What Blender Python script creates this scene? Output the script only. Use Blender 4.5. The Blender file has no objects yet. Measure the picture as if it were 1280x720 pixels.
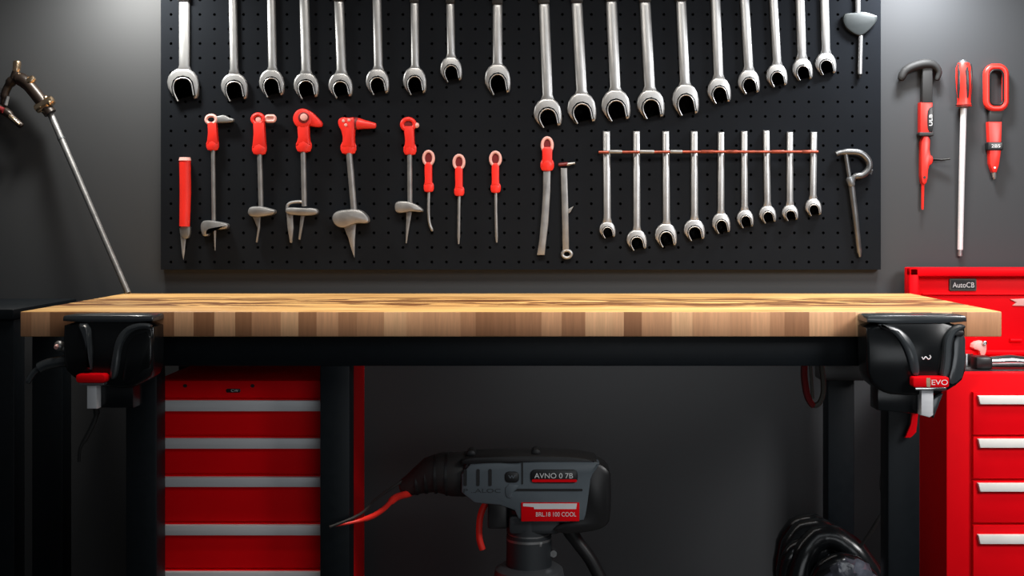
import bpy, bmesh, math, random
from mathutils import Vector, Matrix
random.seed(4)
C = bpy.context.scene.collection
F, VX, VY, CZ = 1616.0, 680.0, 275.0, 1.087      # focal length in px, vanishing point, eye height
PI = math.pi

def W(px, py, Y):
    return Vector(((px - VX) * Y / F, Y, CZ - (py - VY) * Y / F))

# ------------------------------------------------------------------ materials
def mat(name, base, rough=0.5, metal=0.0, var=0.06, nscale=14, bump=0.0, spec=0.5, coat=0.0, stretch=(1, 1, 1)):
    m = bpy.data.materials.new(name); m.use_nodes = True
    nt = m.node_tree; b = nt.nodes['Principled BSDF']
    b.inputs['Metallic'].default_value = metal
    b.inputs['Specular IOR Level'].default_value = spec
    b.inputs['Coat Weight'].default_value = coat
    b.inputs['Coat Roughness'].default_value = 0.15
    tc = nt.nodes.new('ShaderNodeTexCoord'); mp = nt.nodes.new('ShaderNodeMapping')
    mp.inputs['Scale'].default_value = stretch
    n = nt.nodes.new('ShaderNodeTexNoise'); n.inputs['Scale'].default_value = nscale; n.inputs['Detail'].default_value = 4
    nt.links.new(tc.outputs['Object'], mp.inputs['Vector']); nt.links.new(mp.outputs['Vector'], n.inputs['Vector'])
    r = nt.nodes.new('ShaderNodeValToRGB')
    r.color_ramp.elements[0].position = 0.3; r.color_ramp.elements[1].position = 0.7
    r.color_ramp.elements[0].color = [c * (1 - var) for c in base] + [1]
    r.color_ramp.elements[1].color = [min(1, c * (1 + var)) for c in base] + [1]
    nt.links.new(n.outputs['Fac'], r.inputs['Fac']); nt.links.new(r.outputs['Color'], b.inputs['Base Color'])
    mr = nt.nodes.new('ShaderNodeMapRange')
    mr.inputs['To Min'].default_value = max(0.03, rough - 0.06); mr.inputs['To Max'].default_value = min(1, rough + 0.06)
    nt.links.new(n.outputs['Fac'], mr.inputs['Value']); nt.links.new(mr.outputs['Result'], b.inputs['Roughness'])
    if bump:
        bp = nt.nodes.new('ShaderNodeBump'); bp.inputs['Strength'].default_value = bump; bp.inputs['Distance'].default_value = 0.002
        nt.links.new(n.outputs['Fac'], bp.inputs['Height']); nt.links.new(bp.outputs['Normal'], b.inputs['Normal'])
    return m

M = dict(
    wall=mat('painted_wall', (0.045, 0.0475, 0.051), 0.62, var=0.03, nscale=3, spec=0.25),
    floor=mat('concrete_floor', (0.035, 0.035, 0.035), 0.55, var=0.2, nscale=6, bump=0.1),
    peg=mat('pegboard_black', (0.0108, 0.0124, 0.0152), 0.8, var=0.08, nscale=5, spec=0.0),
    hole=mat('hole_shade', (0.002, 0.002, 0.002), 0.9, spec=0.0),  # near-black painted in for the darkness inside the blind holes
    steel=mat('satin_steel', (0.43, 0.437, 0.445), 0.38, 0.75, var=0.06, nscale=30, bump=0.05),
    steel_dull=mat('dull_steel', (0.30, 0.302, 0.305), 0.40, 0.72, var=0.15, nscale=40, bump=0.1),
    plate=mat('dark_plate', (0.030, 0.036, 0.038), 0.4, 0.3, var=0.1),
    clampsteel=mat('dark_steel', (0.15, 0.155, 0.16), 0.36, 0.8, var=0.15, nscale=40),
    chrome=mat('chrome', (0.82, 0.82, 0.82), 0.18, 1.0, var=0.03),
    gunmetal=mat('gunmetal', (0.16, 0.17, 0.18), 0.4, 0.6, var=0.1),
    red=mat('red_plastic', (0.85, 0.028, 0.018), 0.38, var=0.06, spec=0.5),
    redlight=mat('pale_red', (0.80, 0.42, 0.38), 0.45),  # paler red shared by rings, rivets, latch and sticker
    darkred=mat('dark_red', (0.16, 0.006, 0.008), 0.5),
    redpaint=mat('red_paint', (0.78, 0.002, 0.007), 0.42, var=0.03, coat=0.0, spec=0.06),
    redpaint2=mat('deep_red_paint', (0.95, 0.002, 0.007), 0.5, var=0.03, coat=0.0, spec=0.06),
    copper=mat('copper_rail', (0.26, 0.045, 0.022), 0.42, 0.4, var=0.4, nscale=60),
    brass=mat('brass', (0.85, 0.62, 0.40), 0.25, 1.0, var=0.15, nscale=50),
    bronze=mat('dark_bronze', (0.022, 0.014, 0.010), 0.38, 0.3, var=0.2),
    black=mat('black_plastic', (0.010, 0.010, 0.011), 0.38, var=0.1, spec=0.5),
    rubber=mat('black_rubber', (0.013, 0.013, 0.013), 0.65, var=0.15),
    frame=mat('black_powder_coat', (0.0035, 0.0056, 0.0078), 0.45, var=0.1, nscale=60, spec=0.2),
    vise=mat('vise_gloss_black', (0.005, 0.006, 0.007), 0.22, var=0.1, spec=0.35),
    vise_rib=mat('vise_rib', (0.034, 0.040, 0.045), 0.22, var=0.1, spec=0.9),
    alu=mat('brushed_aluminium', (0.78, 0.79, 0.81), 0.5, 0.25, var=0.04, nscale=40, stretch=(0.1, 1, 4)),
    white=mat('white_enamel', (0.88, 0.87, 0.84), 0.4),
    ink=mat('white_print', (0.75, 0.75, 0.75), 0.6),
    greyplastic=mat('grey_plastic', (0.095, 0.118, 0.136), 0.45, var=0.08),
    greydark=mat('dark_grey_plastic', (0.022, 0.026, 0.030), 0.5, var=0.08),
    bag=mat('crumpled_film', (0.10, 0.11, 0.14), 0.2, var=0.4, nscale=40, bump=1.0, spec=0.8),
    hose=mat('hose_black', (0.006, 0.007, 0.008), 0.22, var=0.2, nscale=20, spec=0.5),
    strapgrey=mat('olive_strap', (0.07, 0.065, 0.055), 0.6),
)

def wood_top():
    m = bpy.data.materials.new('butcher_block_top'); m.use_nodes = True
    nt = m.node_tree; N = nt.nodes.new; L = nt.links.new; b = nt.nodes['Principled BSDF']
    tc = N('ShaderNodeTexCoord')
    mp = N('ShaderNodeMapping'); mp.inputs['Scale'].default_value = (2.2, 26, 26); L(tc.outputs['Object'], mp.inputs['Vector'])
    n1 = N('ShaderNodeTexNoise'); n1.inputs['Scale'].default_value = 1.6; n1.inputs['Detail'].default_value = 6; n1.inputs['Distortion'].default_value = 0.6
    L(mp.outputs['Vector'], n1.inputs['Vector'])
    r1 = N('ShaderNodeValToRGB'); e = r1.color_ramp.elements
    e[0].position = 0.30; e[0].color = (0.42, 0.19, 0.06, 1); e[1].position = 0.72; e[1].color = (0.90, 0.58, 0.25, 1)
    e2 = e.new(0.5); e2.color = (0.78, 0.46, 0.165, 1)
    L(n1.outputs['Fac'], r1.inputs['Fac'])
    # dark heart streaks in the middle rows of the slab
    mp2 = N('ShaderNodeMapping'); mp2.inputs['Scale'].default_value = (3.2, 14, 14); mp2.inputs['Rotation'].default_value = (0, 0, 0.05)
    L(tc.outputs['Object'], mp2.inputs['Vector'])
    n2 = N('ShaderNodeTexNoise'); n2.inputs['Scale'].default_value = 1.3; n2.inputs['Detail'].default_value = 5; n2.inputs['Distortion'].default_value = 1.4
    L(mp2.outputs['Vector'], n2.inputs['Vector'])
    r2 = N('ShaderNodeValToRGB'); e = r2.color_ramp.elements
    e[0].position = 0.45; e[0].color = (0, 0, 0, 1); e[1].position = 0.50; e[1].color = (1, 1, 1, 1)
    L(n2.outputs['Fac'], r2.inputs['Fac'])
    sp = N('ShaderNodeSeparateXYZ'); L(tc.outputs['Object'], sp.inputs['Vector'])
    band = N('ShaderNodeValToRGB'); e = band.color_ramp.elements       # across the depth of the slab (0..0.65 m)
    e[0].position = 0.16; e[0].color = (0, 0, 0, 1); e[1].position = 0.30; e[1].color = (1, 1, 1, 1)
    a = e.new(0.62); a.color = (1, 1, 1, 1); a2 = e.new(0.82); a2.color = (0.1, 0.1, 0.1, 1)
    dv = N('ShaderNodeMath'); dv.operation = 'DIVIDE'; dv.inputs[1].default_value = 0.65
    L(sp.outputs['Y'], dv.inputs[0]); L(dv.outputs[0], band.inputs['Fac'])
    mu = N('ShaderNodeMath'); mu.operation = 'MULTIPLY'; L(r2.outputs['Color'], mu.inputs[0]); L(band.outputs['Color'], mu.inputs[1])
    mx = N('ShaderNodeMix'); mx.data_type = 'RGBA'; L(mu.outputs[0], mx.inputs['Factor'])
    L(r1.outputs['Color'], mx.inputs['A']); mx.inputs['B'].default_value = (0.17, 0.065, 0.022, 1)
    L(mx.outputs['Result'], b.inputs['Base Color'])
    b.inputs['Roughness'].default_value = 0.42; b.inputs['Specular IOR Level'].default_value = 0.35
    return m

def wood_front():
    m = bpy.data.materials.new('butcher_block_edge'); m.use_nodes = True
    nt = m.node_tree; N = nt.nodes.new; L = nt.links.new; b = nt.nodes['Principled BSDF']
    tc = N('ShaderNodeTexCoord'); sp = N('ShaderNodeSeparateXYZ'); L(tc.outputs['Object'], sp.inputs['Vector'])
    v = N('ShaderNodeTexVoronoi'); v.voronoi_dimensions = '1D'; v.inputs['Scale'].default_value = 24
    L(sp.outputs['X'], v.inputs['W'])
    sc = N('ShaderNodeSeparateColor'); L(v.outputs['Color'], sc.inputs['Color'])
    r = N('ShaderNodeValToRGB'); e = r.color_ramp.elements
    e[0].position = 0.0; e[0].color = (0.34, 0.155, 0.074, 1); e[1].position = 1.0; e[1].color = (0.88, 0.53, 0.29, 1)
    a = e.new(0.35); a.color = (0.55, 0.275, 0.142, 1); a = e.new(0.7); a.color = (0.74, 0.40, 0.215, 1)
    L(sc.outputs['Red'], r.inputs['Fac'])
    mp = N('ShaderNodeMapping'); mp.inputs['Scale'].default_value = (90, 10, 6); L(tc.outputs['Object'], mp.inputs['Vector'])
    n = N('ShaderNodeTexNoise'); n.inputs['Scale'].default_value = 2; n.inputs['Detail'].default_value = 5; L(mp.outputs['Vector'], n.inputs['Vector'])
    mr = N('ShaderNodeMapRange'); mr.inputs['To Min'].default_value = 0.72; mr.inputs['To Max'].default_value = 1.22; L(n.outputs['Fac'], mr.inputs['Value'])
    mx = N('ShaderNodeMix'); mx.data_type = 'RGBA'; mx.blend_type = 'MULTIPLY'; mx.inputs['Factor'].default_value = 1
    L(r.outputs['Color'], mx.inputs['A']); L(mr.outputs['Result'], mx.inputs['B']); L(mx.outputs['Result'], b.inputs['Base Color'])
    b.inputs['Roughness'].default_value = 0.5; b.inputs['Specular IOR Level'].default_value = 0.3
    return m
M['wood_top'] = wood_top(); M['wood_front'] = wood_front()

# ------------------------------------------------------------------ things
def tag(o, label=None, cat=None, group=None, kind=None):
    if label: o['label'] = label
    if cat: o['category'] = cat
    if group: o['group'] = group
    if kind: o['kind'] = kind
    return o

def thing(name, label, cat, loc, group=None):
    o = bpy.data.objects.new(name, None); C.objects.link(o)
    o.empty_display_size = 0.05; o.location = loc
    return tag(o, label, cat, group)

def circ(cx, cy, rx, ry=None, n=24):
    ry = ry or rx
    return [(cx + rx * math.cos(2 * PI * i / n), cy + ry * math.sin(2 * PI * i / n)) for i in range(n)]

def chaik(pts, it=2, closed=True):
    for _ in range(it):
        out = []; n = len(pts)
        rng = range(n) if closed else range(n - 1)
        if not closed: out.append(pts[0])
        for i in rng:
            a, b = pts[i], pts[(i + 1) % n]
            out.append(tuple(a[k] * .75 + b[k] * .25 for k in range(len(a))))
            out.append(tuple(a[k] * .25 + b[k] * .75 for k in range(len(a))))
        if not closed: out.append(pts[-1])
        pts = out
    return pts

def rrect(x0, y0, x1, y1, r, n=4):
    out = []
    for cx, cy, a in ((x1 - r, y0 + r, -90), (x1 - r, y1 - r, 0), (x0 + r, y1 - r, 90), (x0 + r, y0 + r, 180)):
        for i in range(n + 1):
            t = math.radians(a + 90 * i / n); out.append((cx + r * math.cos(t), cy + r * math.sin(t)))
    return out

def cr(pts, n=6):
    """Catmull-Rom through points"""
    out = []; P = [pts[0]] + list(pts) + [pts[-1]]
    for i in range(1, len(P) - 2):
        p0, p1, p2, p3 = P[i - 1], P[i], P[i + 1], P[i + 2]
        for k in range(n):
            t = k / n
            out.append(tuple(0.5 * (2 * p1[j] + (p2[j] - p0[j]) * t + (2 * p0[j] - 5 * p1[j] + 4 * p2[j] - p3[j]) * t * t + (3 * p1[j] - p0[j] - 3 * p2[j] + p3[j]) * t ** 3) for j in range(len(p1))))
    out.append(tuple(pts[-1])); return out

class MB:
    """collects shapes; pixel coordinates are laid on the plane y = Y, d is metres behind that plane"""
    def __init__(s, root, Y=None):
        s.root = root; s.o = Vector(root.location); s.Y = Y if Y is not None else root.location.y
        s.u = s.Y / F; s.bm = bmesh.new(); s.mi = 0
    def c(s, px, py, d=0.0):
        return W(px, py, s.Y) + Vector((0, d, 0)) - s.o
    def face(s, vs):
        try:
            f = s.bm.faces.new(vs); f.material_index = s.mi; return f
        except ValueError: return None
    def prism(s, pts, d0, d1, bev=0.0, bd=None, back=False):
        """outline in px, front at d0 (near the viewer), back at d1; bev = chamfer in px on the front edge"""
        n = len(pts)
        A = sum(pts[i][0] * pts[(i + 1) % n][1] - pts[(i + 1) % n][0] * pts[i][1] for i in range(n))
        if A < 0: pts = pts[::-1]
        def inset(b):
            out = []
            for i in range(n):
                p, a, q = Vector(pts[i - 1][:2]), Vector(pts[i][:2]), Vector(pts[(i + 1) % n][:2])
                e1 = a - p; e2 = q - a
                if e1.length < 1e-6 or e2.length < 1e-6: out.append(tuple(a)); continue
                e1.normalize(); e2.normalize()
                n1 = Vector((-e1.y, e1.x)); n2 = Vector((-e2.y, e2.x)); m = n1 + n2
                if m.length < 0.2: out.append(tuple(a + n1 * b)); continue
                m.normalize(); k = min(1 / max(m.dot(n1), 0.4), 2.0)
                out.append(tuple(a + m * b * k))
            return out
        rings = []
        if bev:
            bd = bd if bd is not None else min(bev * s.u, abs(d1 - d0) * 0.45)
            rings.append((inset(bev), d0)); rings.append((inset(bev * .3), d0 + bd * .3)); rings.append((pts, d0 + bd))
        else: rings.append((pts, d0))
        if back and bev:
            rings.append((pts, d1 - bd)); rings.append((inset(bev * .3), d1 - bd * .3)); rings.append((inset(bev), d1))
        else: rings.append((pts, d1))
        R = [[s.bm.verts.new(s.c(x, y, d)) for x, y in pp] for pp, d in rings]
        s.face(R[0]); s.face(R[-1][::-1])
        for a, b in zip(R, R[1:]):
            for i in range(n): s.face([a[i], b[i], b[(i + 1) % n], a[(i + 1) % n]])
        return s
    def tube3(s, P, rad, seg=12, closed=False, flat=1.0, cap=True):
        """P: local points in metres, rad in metres"""
        n = len(P); P = [Vector(p) for p in P]
        rad = list(rad) if isinstance(rad, (list, tuple)) else [rad] * n
        T = []
        for i in range(n):
            if closed: t = P[(i + 1) % n] - P[i - 1]
            else: t = P[min(i + 1, n - 1)] - P[max(i - 1, 0)]
            T.append(t.normalized() if t.length > 1e-9 else Vector((0, 0, 1)))
        up = Vector((0, 1, 0))
        if abs(T[0].dot(up)) > 0.9: up = Vector((0, 0, 1))
        nrm = (up - T[0] * up.dot(T[0])).normalized(); rings = []
        for i in range(n):
            nrm = (nrm - T[i] * nrm.dot(T[i])); nrm.normalize(); bi = T[i].cross(nrm)
            rings.append([s.bm.verts.new(P[i] + (nrm * math.cos(a) * flat + bi * math.sin(a)) * rad[i]) for a in [2 * PI * k / seg for k in range(seg)]])
        rr = range(n if closed else n - 1)
        for i in rr:
            a, b = rings[i], rings[(i + 1) % n]
            for k in range(seg): s.face([a[k], a[(k + 1) % seg], b[(k + 1) % seg], b[k]])
        if not closed and cap: s.face(rings[0][::-1]); s.face(rings[-1])
        return s
    def tube(s, pts, r, seg=12, closed=False, flat=1.0, d=0.0, dome=False):
        pts = [(p[0], p[1], p[2] if len(p) > 2 else d) for p in pts]
        r = list(r) if isinstance(r, (list, tuple)) else [r] * len(pts)
        P = [s.c(*p) for p in pts]; R = [x * s.u for x in r]
        if dome and not closed:
            a = (P[0] - P[1]).normalized(); b = (P[-1] - P[-2]).normalized()
            P = [P[0] + a * R[0] * .6, P[0] + a * R[0] * .45] + P + [P[-1] + b * R[-1] * .45, P[-1] + b * R[-1] * .6]
            R = [R[0] * .4, R[0] * .8] + R + [R[-1] * .8, R[-1] * .4]
        return s.tube3(P, R, seg, closed, flat)
    def box(s, x0, x1, y0, y1, z0, z1, bev=0.0, seg=2):
        """world-space box in metres"""
        o = s.o; before = set(s.bm.faces)
        v = [s.bm.verts.new(Vector((x, y, z)) - o) for x in (x0, x1) for y in (y0, y1) for z in (z0, z1)]
        fs = [s.face([v[i] for i in q]) for q in ((0, 1, 3, 2), (4, 6, 7, 5), (0, 4, 5, 1), (2, 3, 7, 6), (0, 2, 6, 4), (1, 5, 7, 3))]
        if bev:
            es = set(e for f in fs for e in f.edges)
            r = bmesh.ops.bevel(s.bm, geom=list(es), offset=bev, segments=seg, profile=0.5, affect='EDGES')
            for f in r['faces']: f.material_index = s.mi
        return s
    def ball(s, px, py, d, r, flat=1.0):
        ret = bmesh.ops.create_uvsphere(s.bm, u_segments=16, v_segments=10, radius=r * s.u)
        c = s.c(px, py, d)
        for v in ret['verts']: v.co = Vector((v.co.x, v.co.y * flat, v.co.z)) + c
        return s
    def build(s, name, m, parent='root', label=None, angle=38):
        bmesh.ops.recalc_face_normals(s.bm, faces=s.bm.faces[:])
        me = bpy.data.meshes.new(name); s.bm.to_mesh(me); s.bm.free()
        for k in (m if isinstance(m, (list, tuple)) else [m]): me.materials.append(M[k])
        for p in me.polygons: p.use_smooth = True
        me.set_sharp_from_angle(angle=math.radians(angle))
        o = bpy.data.objects.new(name, me); C.objects.link(o)
        if parent == 'root': parent = s.root
        if parent is not None: o.parent = parent
        else: o.location = s.o
        if label: o['label'] = label
        return o

class Loc:                                   # stands in for a root when a thing is a single mesh
    def __init__(s, v): s.location = Vector(v)

def text(root, body, px, py, Y, d, hpx, m, parent, wpx=None, rot=0.0, name='lettering'):
    cu = bpy.data.curves.new('lettering', 'FONT'); cu.body = body; cu.size = 1; cu.align_x = 'CENTER'; cu.align_y = 'CENTER'; cu.extrude = 0.01
    t = bpy.data.objects.new('lettering', cu); C.objects.link(t)
    dg = bpy.context.evaluated_depsgraph_get(); me = bpy.data.meshes.new_from_object(t.evaluated_get(dg))
    bpy.data.objects.remove(t); bpy.data.curves.remove(cu)
    xs = [v.co.x for v in me.vertices]; ys = [v.co.y for v in me.vertices]
    u = Y / F; h = max(ys) - min(ys); w = max(xs) - min(xs); cx = (max(xs) + min(xs)) / 2; cy = (max(ys) + min(ys)) / 2
    ky = hpx * u / h; kx = (wpx * u / w) if wpx else ky
    c = W(px, py, Y) + Vector((0, d, 0)) - Vector(root.location)
    ca, sa = math.cos(rot), math.sin(rot)
    for v in me.vertices:
        x, y = (v.co.x - cx) * kx, (v.co.y - cy) * ky
        x, y = x * ca - y * sa, x * sa + y * ca
        v.co = Vector((x, -v.co.z * 0.02, y)) + c
    me.materials.clear(); me.materials.append(M[m])
    o = bpy.data.objects.new(name, me); C.objects.link(o); o.parent = parent
    return o

# ------------------------------------------------------------------ the setting
YW = 3.36
w = MB(Loc((0, YW, 0))); w.box(-3.2, 3.2, YW, YW + 0.1, 0, 2.8); tag(w.build('wall_back', 'wall', None), kind='structure')
w = MB(Loc((0, 0, 0))); w.box(-3.2, 3.2, -1.5, YW + 0.1, -0.1, 0); tag(w.build('floor', 'floor', None), kind='structure')

# ------------------------------------------------------------------ pegboard
YP = 3.335
def pegboard():
    x0, x1 = (201 - VX) * YP / F, (1101 - VX) * YP / F
    zb = CZ - (337 - VY) * YP / F
    u = YP / F; pitch = 18.12 * u; pz = 18.2 * u; nx, nz = 49, 26
    root = thing('pegboard', 'large black pegboard with rows of small holes mounted on grey wall', 'pegboard', ((x0 + x1) / 2, YP, zb))
    mb = MB(root); o = mb.o; bm = mb.bm
    ox = (1083.5 - VX) * u - (nx - 1) * pitch; oz = CZ - (327.5 - VY) * u
    gx = [x0] + [ox + (i + .5) * pitch for i in range(nx - 1)] + [x1]
    gz = [zb] + [oz + (j + .5) * pz for j in range(nz - 1)] + [oz + (nz - .35) * pz]
    r = 1.85 * u; dep = 0.006; cache = {}
    def V(x, y, z):
        k = (round(x, 6), round(y, 6), round(z, 6))
        if k not in cache: cache[k] = bm.verts.new(Vector((x, y, z)) - o)
        return cache[k]
    for i in range(nx):
        for j in range(nz):
            cx, cz = ox + i * pitch, oz + j * pz
            a, b, c_, d_ = gx[i], gx[i + 1], gz[j], gz[j + 1]
            sq = [(b, cz), (b, d_), (cx, d_), (a, d_), (a, cz), (a, c_), (cx, c_), (b, c_)]
            rim = [(cx + r * math.cos(k * PI / 4), cz + r * math.sin(k * PI / 4)) for k in range(8)]
            for k in range(8):
                k2 = (k + 1) % 8
                mb.mi = 0
                mb.face([V(sq[k][0], YP, sq[k][1]), V(rim[k][0], YP, rim[k][1]), V(rim[k2][0], YP, rim[k2][1]), V(sq[k2][0], YP, sq[k2][1])])
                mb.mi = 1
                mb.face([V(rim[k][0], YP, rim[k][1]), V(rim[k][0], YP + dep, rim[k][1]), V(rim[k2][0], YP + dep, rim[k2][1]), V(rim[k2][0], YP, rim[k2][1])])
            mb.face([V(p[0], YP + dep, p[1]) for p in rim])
    zt = gz[-1]; mb.mi = 0
    for (p, q) in (((x0, zb), (x1, zb)), ((x1, zb), (x1, zt)), ((x1, zt), (x0, zt)), ((x0, zt), (x0, zb))):
        mb.face([bm.verts.new(Vector((p[0], YP, p[1])) - o), bm.verts.new(Vector((q[0], YP, q[1])) - o), bm.verts.new(Vector((q[0], YW - .0001, q[1])) - o), bm.verts.new(Vector((p[0], YW - .0001, p[1])) - o)])
    mb.face([bm.verts.new(Vector((x, YW - .0001, z)) - o) for x, z in ((x0, zb), (x0, zt), (x1, zt), (x1, zb))])
    mb.build('perforated_panel', ['peg', 'hole'])
pegboard()

# ------------------------------------------------------------------ wrenches
JAW = [(.36, -.93), (.68, -.72), (.90, -.40), (1.0, -.02), (1.02, .40), (.99, .78), (.91, 1.0), (.72, 1.06), (.66, .80), (.60, .45),
       (.52, .06), (.33, -.17), (.05, -.26), (-.24, -.20), (-.45, .0), (-.53, .32), (-.46, .70), (-.25, 1.15), (-.33, 1.26),
       (-.52, 1.04), (-.76, .70), (-.95, .34), (-1.0, -.02), (-.92, -.40), (-.70, -.72), (-.36, -.93)]
def wrench(top, bot, c, w, y0, y1, sw, sleeve, label, group, name='open_end_wrench'):
    root = thing(name, label, 'wrench', W(c[0], c[1], YP), group)
    R = w / 2; ks = (y1 - c[1]) / 1.22 / R
    k2 = (c[1] - y0) / 0.95 / R
    pts = [(c[0] + R * x, c[1] + R * y * (ks if y > 0 else k2)) for x, y in JAW]
    mb = MB(root); mb.prism(pts, -0.0125, -0.001, R * .17, 0.0045); jaw = mb.build('open_jaw', 'steel', angle=50)
    # raised lip round the mouth of the jaw
    inner = [pts[i] for i in range(8, 18)]
    mb = MB(root); mb.tube([(x + (c[0] - x) * -0.10, y + (c[1] - y) * -.06, -0.0125) for x, y in cr(inner, 2)], R * .045, 6); mb.build('jaw_lip', 'steel', jaw)
    hw = sw / 2
    dx = (bot[0] - top[0])
    mb = MB(root)
    mb.prism([(top[0] - hw, top[1]), (top[0] + hw, top[1]), (bot[0] + hw, bot[1] - 6), (bot[0] + hw * 1.5, bot[1] + 3), (bot[0] - hw * 1.5, bot[1] + 3), (bot[0] - hw, bot[1] - 6)], -0.0115, -0.0015, hw * .85, 0.006)
    mb.build('shank', 'steel', angle=70)
    if sleeve:
        mb = MB(root); mb.prism(rrect(top[0] - hw * 1.12, top[1] - 22, top[0] + hw * 1.12, top[1] + 1, 1), -0.014, -0.0005, 1.2); mb.build('sleeve', 'rubber', label='black end sleeve')

G1 = 'steel wrenches in the left half of the upper row'
UL = [  # top, bottom of shank, jaw centre, jaw width, y0, y1, shank width, sleeve
    ((231, 1), (231, 88), (229.5, 103), 39, 86, 127, 13, True, 'large steel open-end wrench nearest the left edge of the pegboard'),
    ((291, -25), (293, 92), (293.5, 107), 33, 92, 127, 10, False, 'steel open-end wrench above the red-handled tool with grey lever, second from pegboard edge'),
    ((339, -25), (341, 89), (340, 103), 31, 87, 122, 10.5, False, 'steel open-end wrench, third from left edge of pegboard in upper row'),
    ((380, -25), (383, 93), (383, 106), 31, 91, 124, 12, False, 'steel open-end wrench hanging directly above the big round red handle, upper row'),
    ((424, 1), (427, 93), (426, 107), 30, 91, 123, 12, True, 'steel open-end wrench above the red pistol-shaped handle, fifth from left'),
    ((471, -25), (473, 88), (472, 102), 29, 86, 119, 11, False, 'sixth steel open-end wrench from left in upper row'),
    ((518.5, 3), (519, 87), (518.5, 101), 29, 84, 119, 10, True, 'steel open-end wrench with black end, directly left of the shortest wrench'),
    ((563, 4), (564, 73), (564, 87), 27, 71, 103, 10, True, 'shortest steel wrench of upper left row, its jaw highest'),
    ((622, 5), (622, 84), (622, 99), 32, 80, 119, 12, True, 'lone steel wrench at centre of upper row, right of the shortest wrench'),
]
for t in UL: wrench(*t, G1)
G2 = 'steel wrenches in the right half of the upper row, getting shorter'
UR = [
    ((680, 4), (684.5, 125), (684.5, 142), 35, 123, 160, 13, True, 'longest steel wrench, lowest jaw of the upper row, above a red loop handle'),
    ((721, 3), (727, 119), (727, 136), 36, 116, 155, 13.5, True, 'second wrench of the descending right set, just right of the longest one'),
    ((764, 1), (769, 115), (769.5, 132), 36, 112, 152, 13.5, True, 'third wrench from left in the upper right set of ten'),
    ((806, 2), (812, 114), (813, 130), 34, 112, 149, 13.5, True, 'fourth wrench from left in the upper right set of ten'),
    ((851, 1), (856, 108), (856.5, 125), 33, 105, 145, 12.5, True, 'fifth wrench from left in the upper right set, last with black end'),
    ((893, -25), (898, 99), (898.5, 114), 29, 97, 130, 12, False, 'sixth wrench from left in the upper right set of ten'),
    ((929, -25), (935.5, 89), (935.5, 103), 27, 87, 118, 11.5, False, 'seventh wrench from left in the upper right set of ten'),
    ((965, -25), (971, 82), (970.5, 95), 26, 80, 109, 10.5, False, 'eighth wrench from left in the upper right set of ten'),
    ((999, -25), (1002, 74), (1002.5, 87), 25, 73, 101, 11, False, 'ninth wrench from left in the upper right set, second from its end'),
    ((1029.5, -25), (1032, 68), (1031.5, 80), 26, 66, 94, 10.5, False, 'last wrench of upper row, beside the dark heart-shaped tool'),
]
for t in UR: wrench(*t, G2)
G3 = 'small steel wrenches held by the red rail'
LR = [
    ((758, 164), (759, 278), (759, 287), 20, 277, 298, 9, 'leftmost small steel wrench on the red rail'),
    ((795.5, 164), (796, 289), (795.5, 300), 25, 287, 313, 8.5, 'second wrench on the red rail, the one hanging lowest'),
    ((832, 164), (833, 281), (832, 294), 27, 279, 309, 8.5, 'third wrench from left on the red rail, with widest jaw'),
    ((867.5, 164), (868, 275), (867.5, 287), 26, 274, 301, 8.5, 'fourth small steel wrench from left on the red rail'),
    ((901, 165), (901, 268), (901, 279), 22.5, 266, 292, 8, 'middle small steel wrench, fifth of nine on the red rail'),
    ((930, 164), (930.5, 263), (931, 273), 20.5, 262, 285, 8, 'sixth small steel wrench from left on the red rail'),
    ((957.5, 163), (959, 258), (959, 268), 21, 257, 279, 8, 'seventh small steel wrench from left on the red rail'),
    ((987, 165), (987, 257), (987, 266), 20, 256, 276, 8, 'eighth small steel wrench on the red rail, second from right'),
    ((1017, 165), (1016, 249), (1016, 259), 20, 248, 270, 8, 'rightmost and shortest small wrench on the red rail'),
]
for a in LR: wrench(*a[:7], False, a[7], G3)

# rail in front of the small wrenches
rt = thing('tool_rail', 'thin red and copper rail holding the nine small wrenches', 'rail', W(885, 190, YP))
mb = MB(rt); mb.tube([(748, 190.5, -0.0155), (885, 190, -0.0155), (1021, 190, -0.0155)], 1.7, 8)
for x in (749, 1020.5): mb.tube([(x, 190, -0.0155), (x, 190, 0)], 1.3, 8)
mb.build('rail_bar', 'copper')
for x0, x1 in ((762, 776), (800, 816), (838, 851)):
    mb = MB(rt); mb.tube([(x0, 190, -0.0155), (x1, 190, -0.0155)], 2.5, 10, dome=True); mb.build('clip', 'steel_dull', label='grey steel clip')
for x0, x1 in ((876, 890), (908, 920), (964, 978), (1002, 1012)):
    mb = MB(rt); mb.tube([(x0, 190, -0.0155), (x1, 190, -0.0155)], 2.2, 10, dome=True); mb.build('clip', 'copper')

# dark heart-shaped tool at the right end of the upper row
root = thing('scraper_tool', 'dark heart-shaped plate on a thin steel shaft, top right of pegboard', 'tool', W(1073, 30, YP))
mb = MB(root); mb.prism(chaik([(1053, 17), (1066, 17), (1078, 15), (1091, 19), (1096, 21), (1094, 29), (1086, 38), (1076, 46), (1069, 45), (1058, 38), (1052, 29)], 2), -0.014, -0.004, 2.2); mb.build('plate', 'plate')
mb = MB(root); mb.tube([(1071.5, -20, -0.006), (1071.5, 17, -0.006)], 3.4); mb.build('shaft', 'steel')
mb = MB(root); mb.tube([(1075, 44, -0.006), (1074, 93, -0.006)], 2.8); mb.build('lower_shaft', 'steel')
mb = MB(root); mb.tube([(1074, 93, -0.006), (1073.5, 98, -0.006)], [2.4, 1.4]); mb.build('tip', 'black')

# ------------------------------------------------------------------ red handled tools on the left of the board
def collar(root, parent, cx, y, hw, m='red'):
    mb = MB(root); mb.tube([(cx, y - 2.5, -0.010), (cx, y + 2.5, -0.010)], hw, 14, flat=0.55, dome=True); return mb.build('collar', m, parent)

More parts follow.
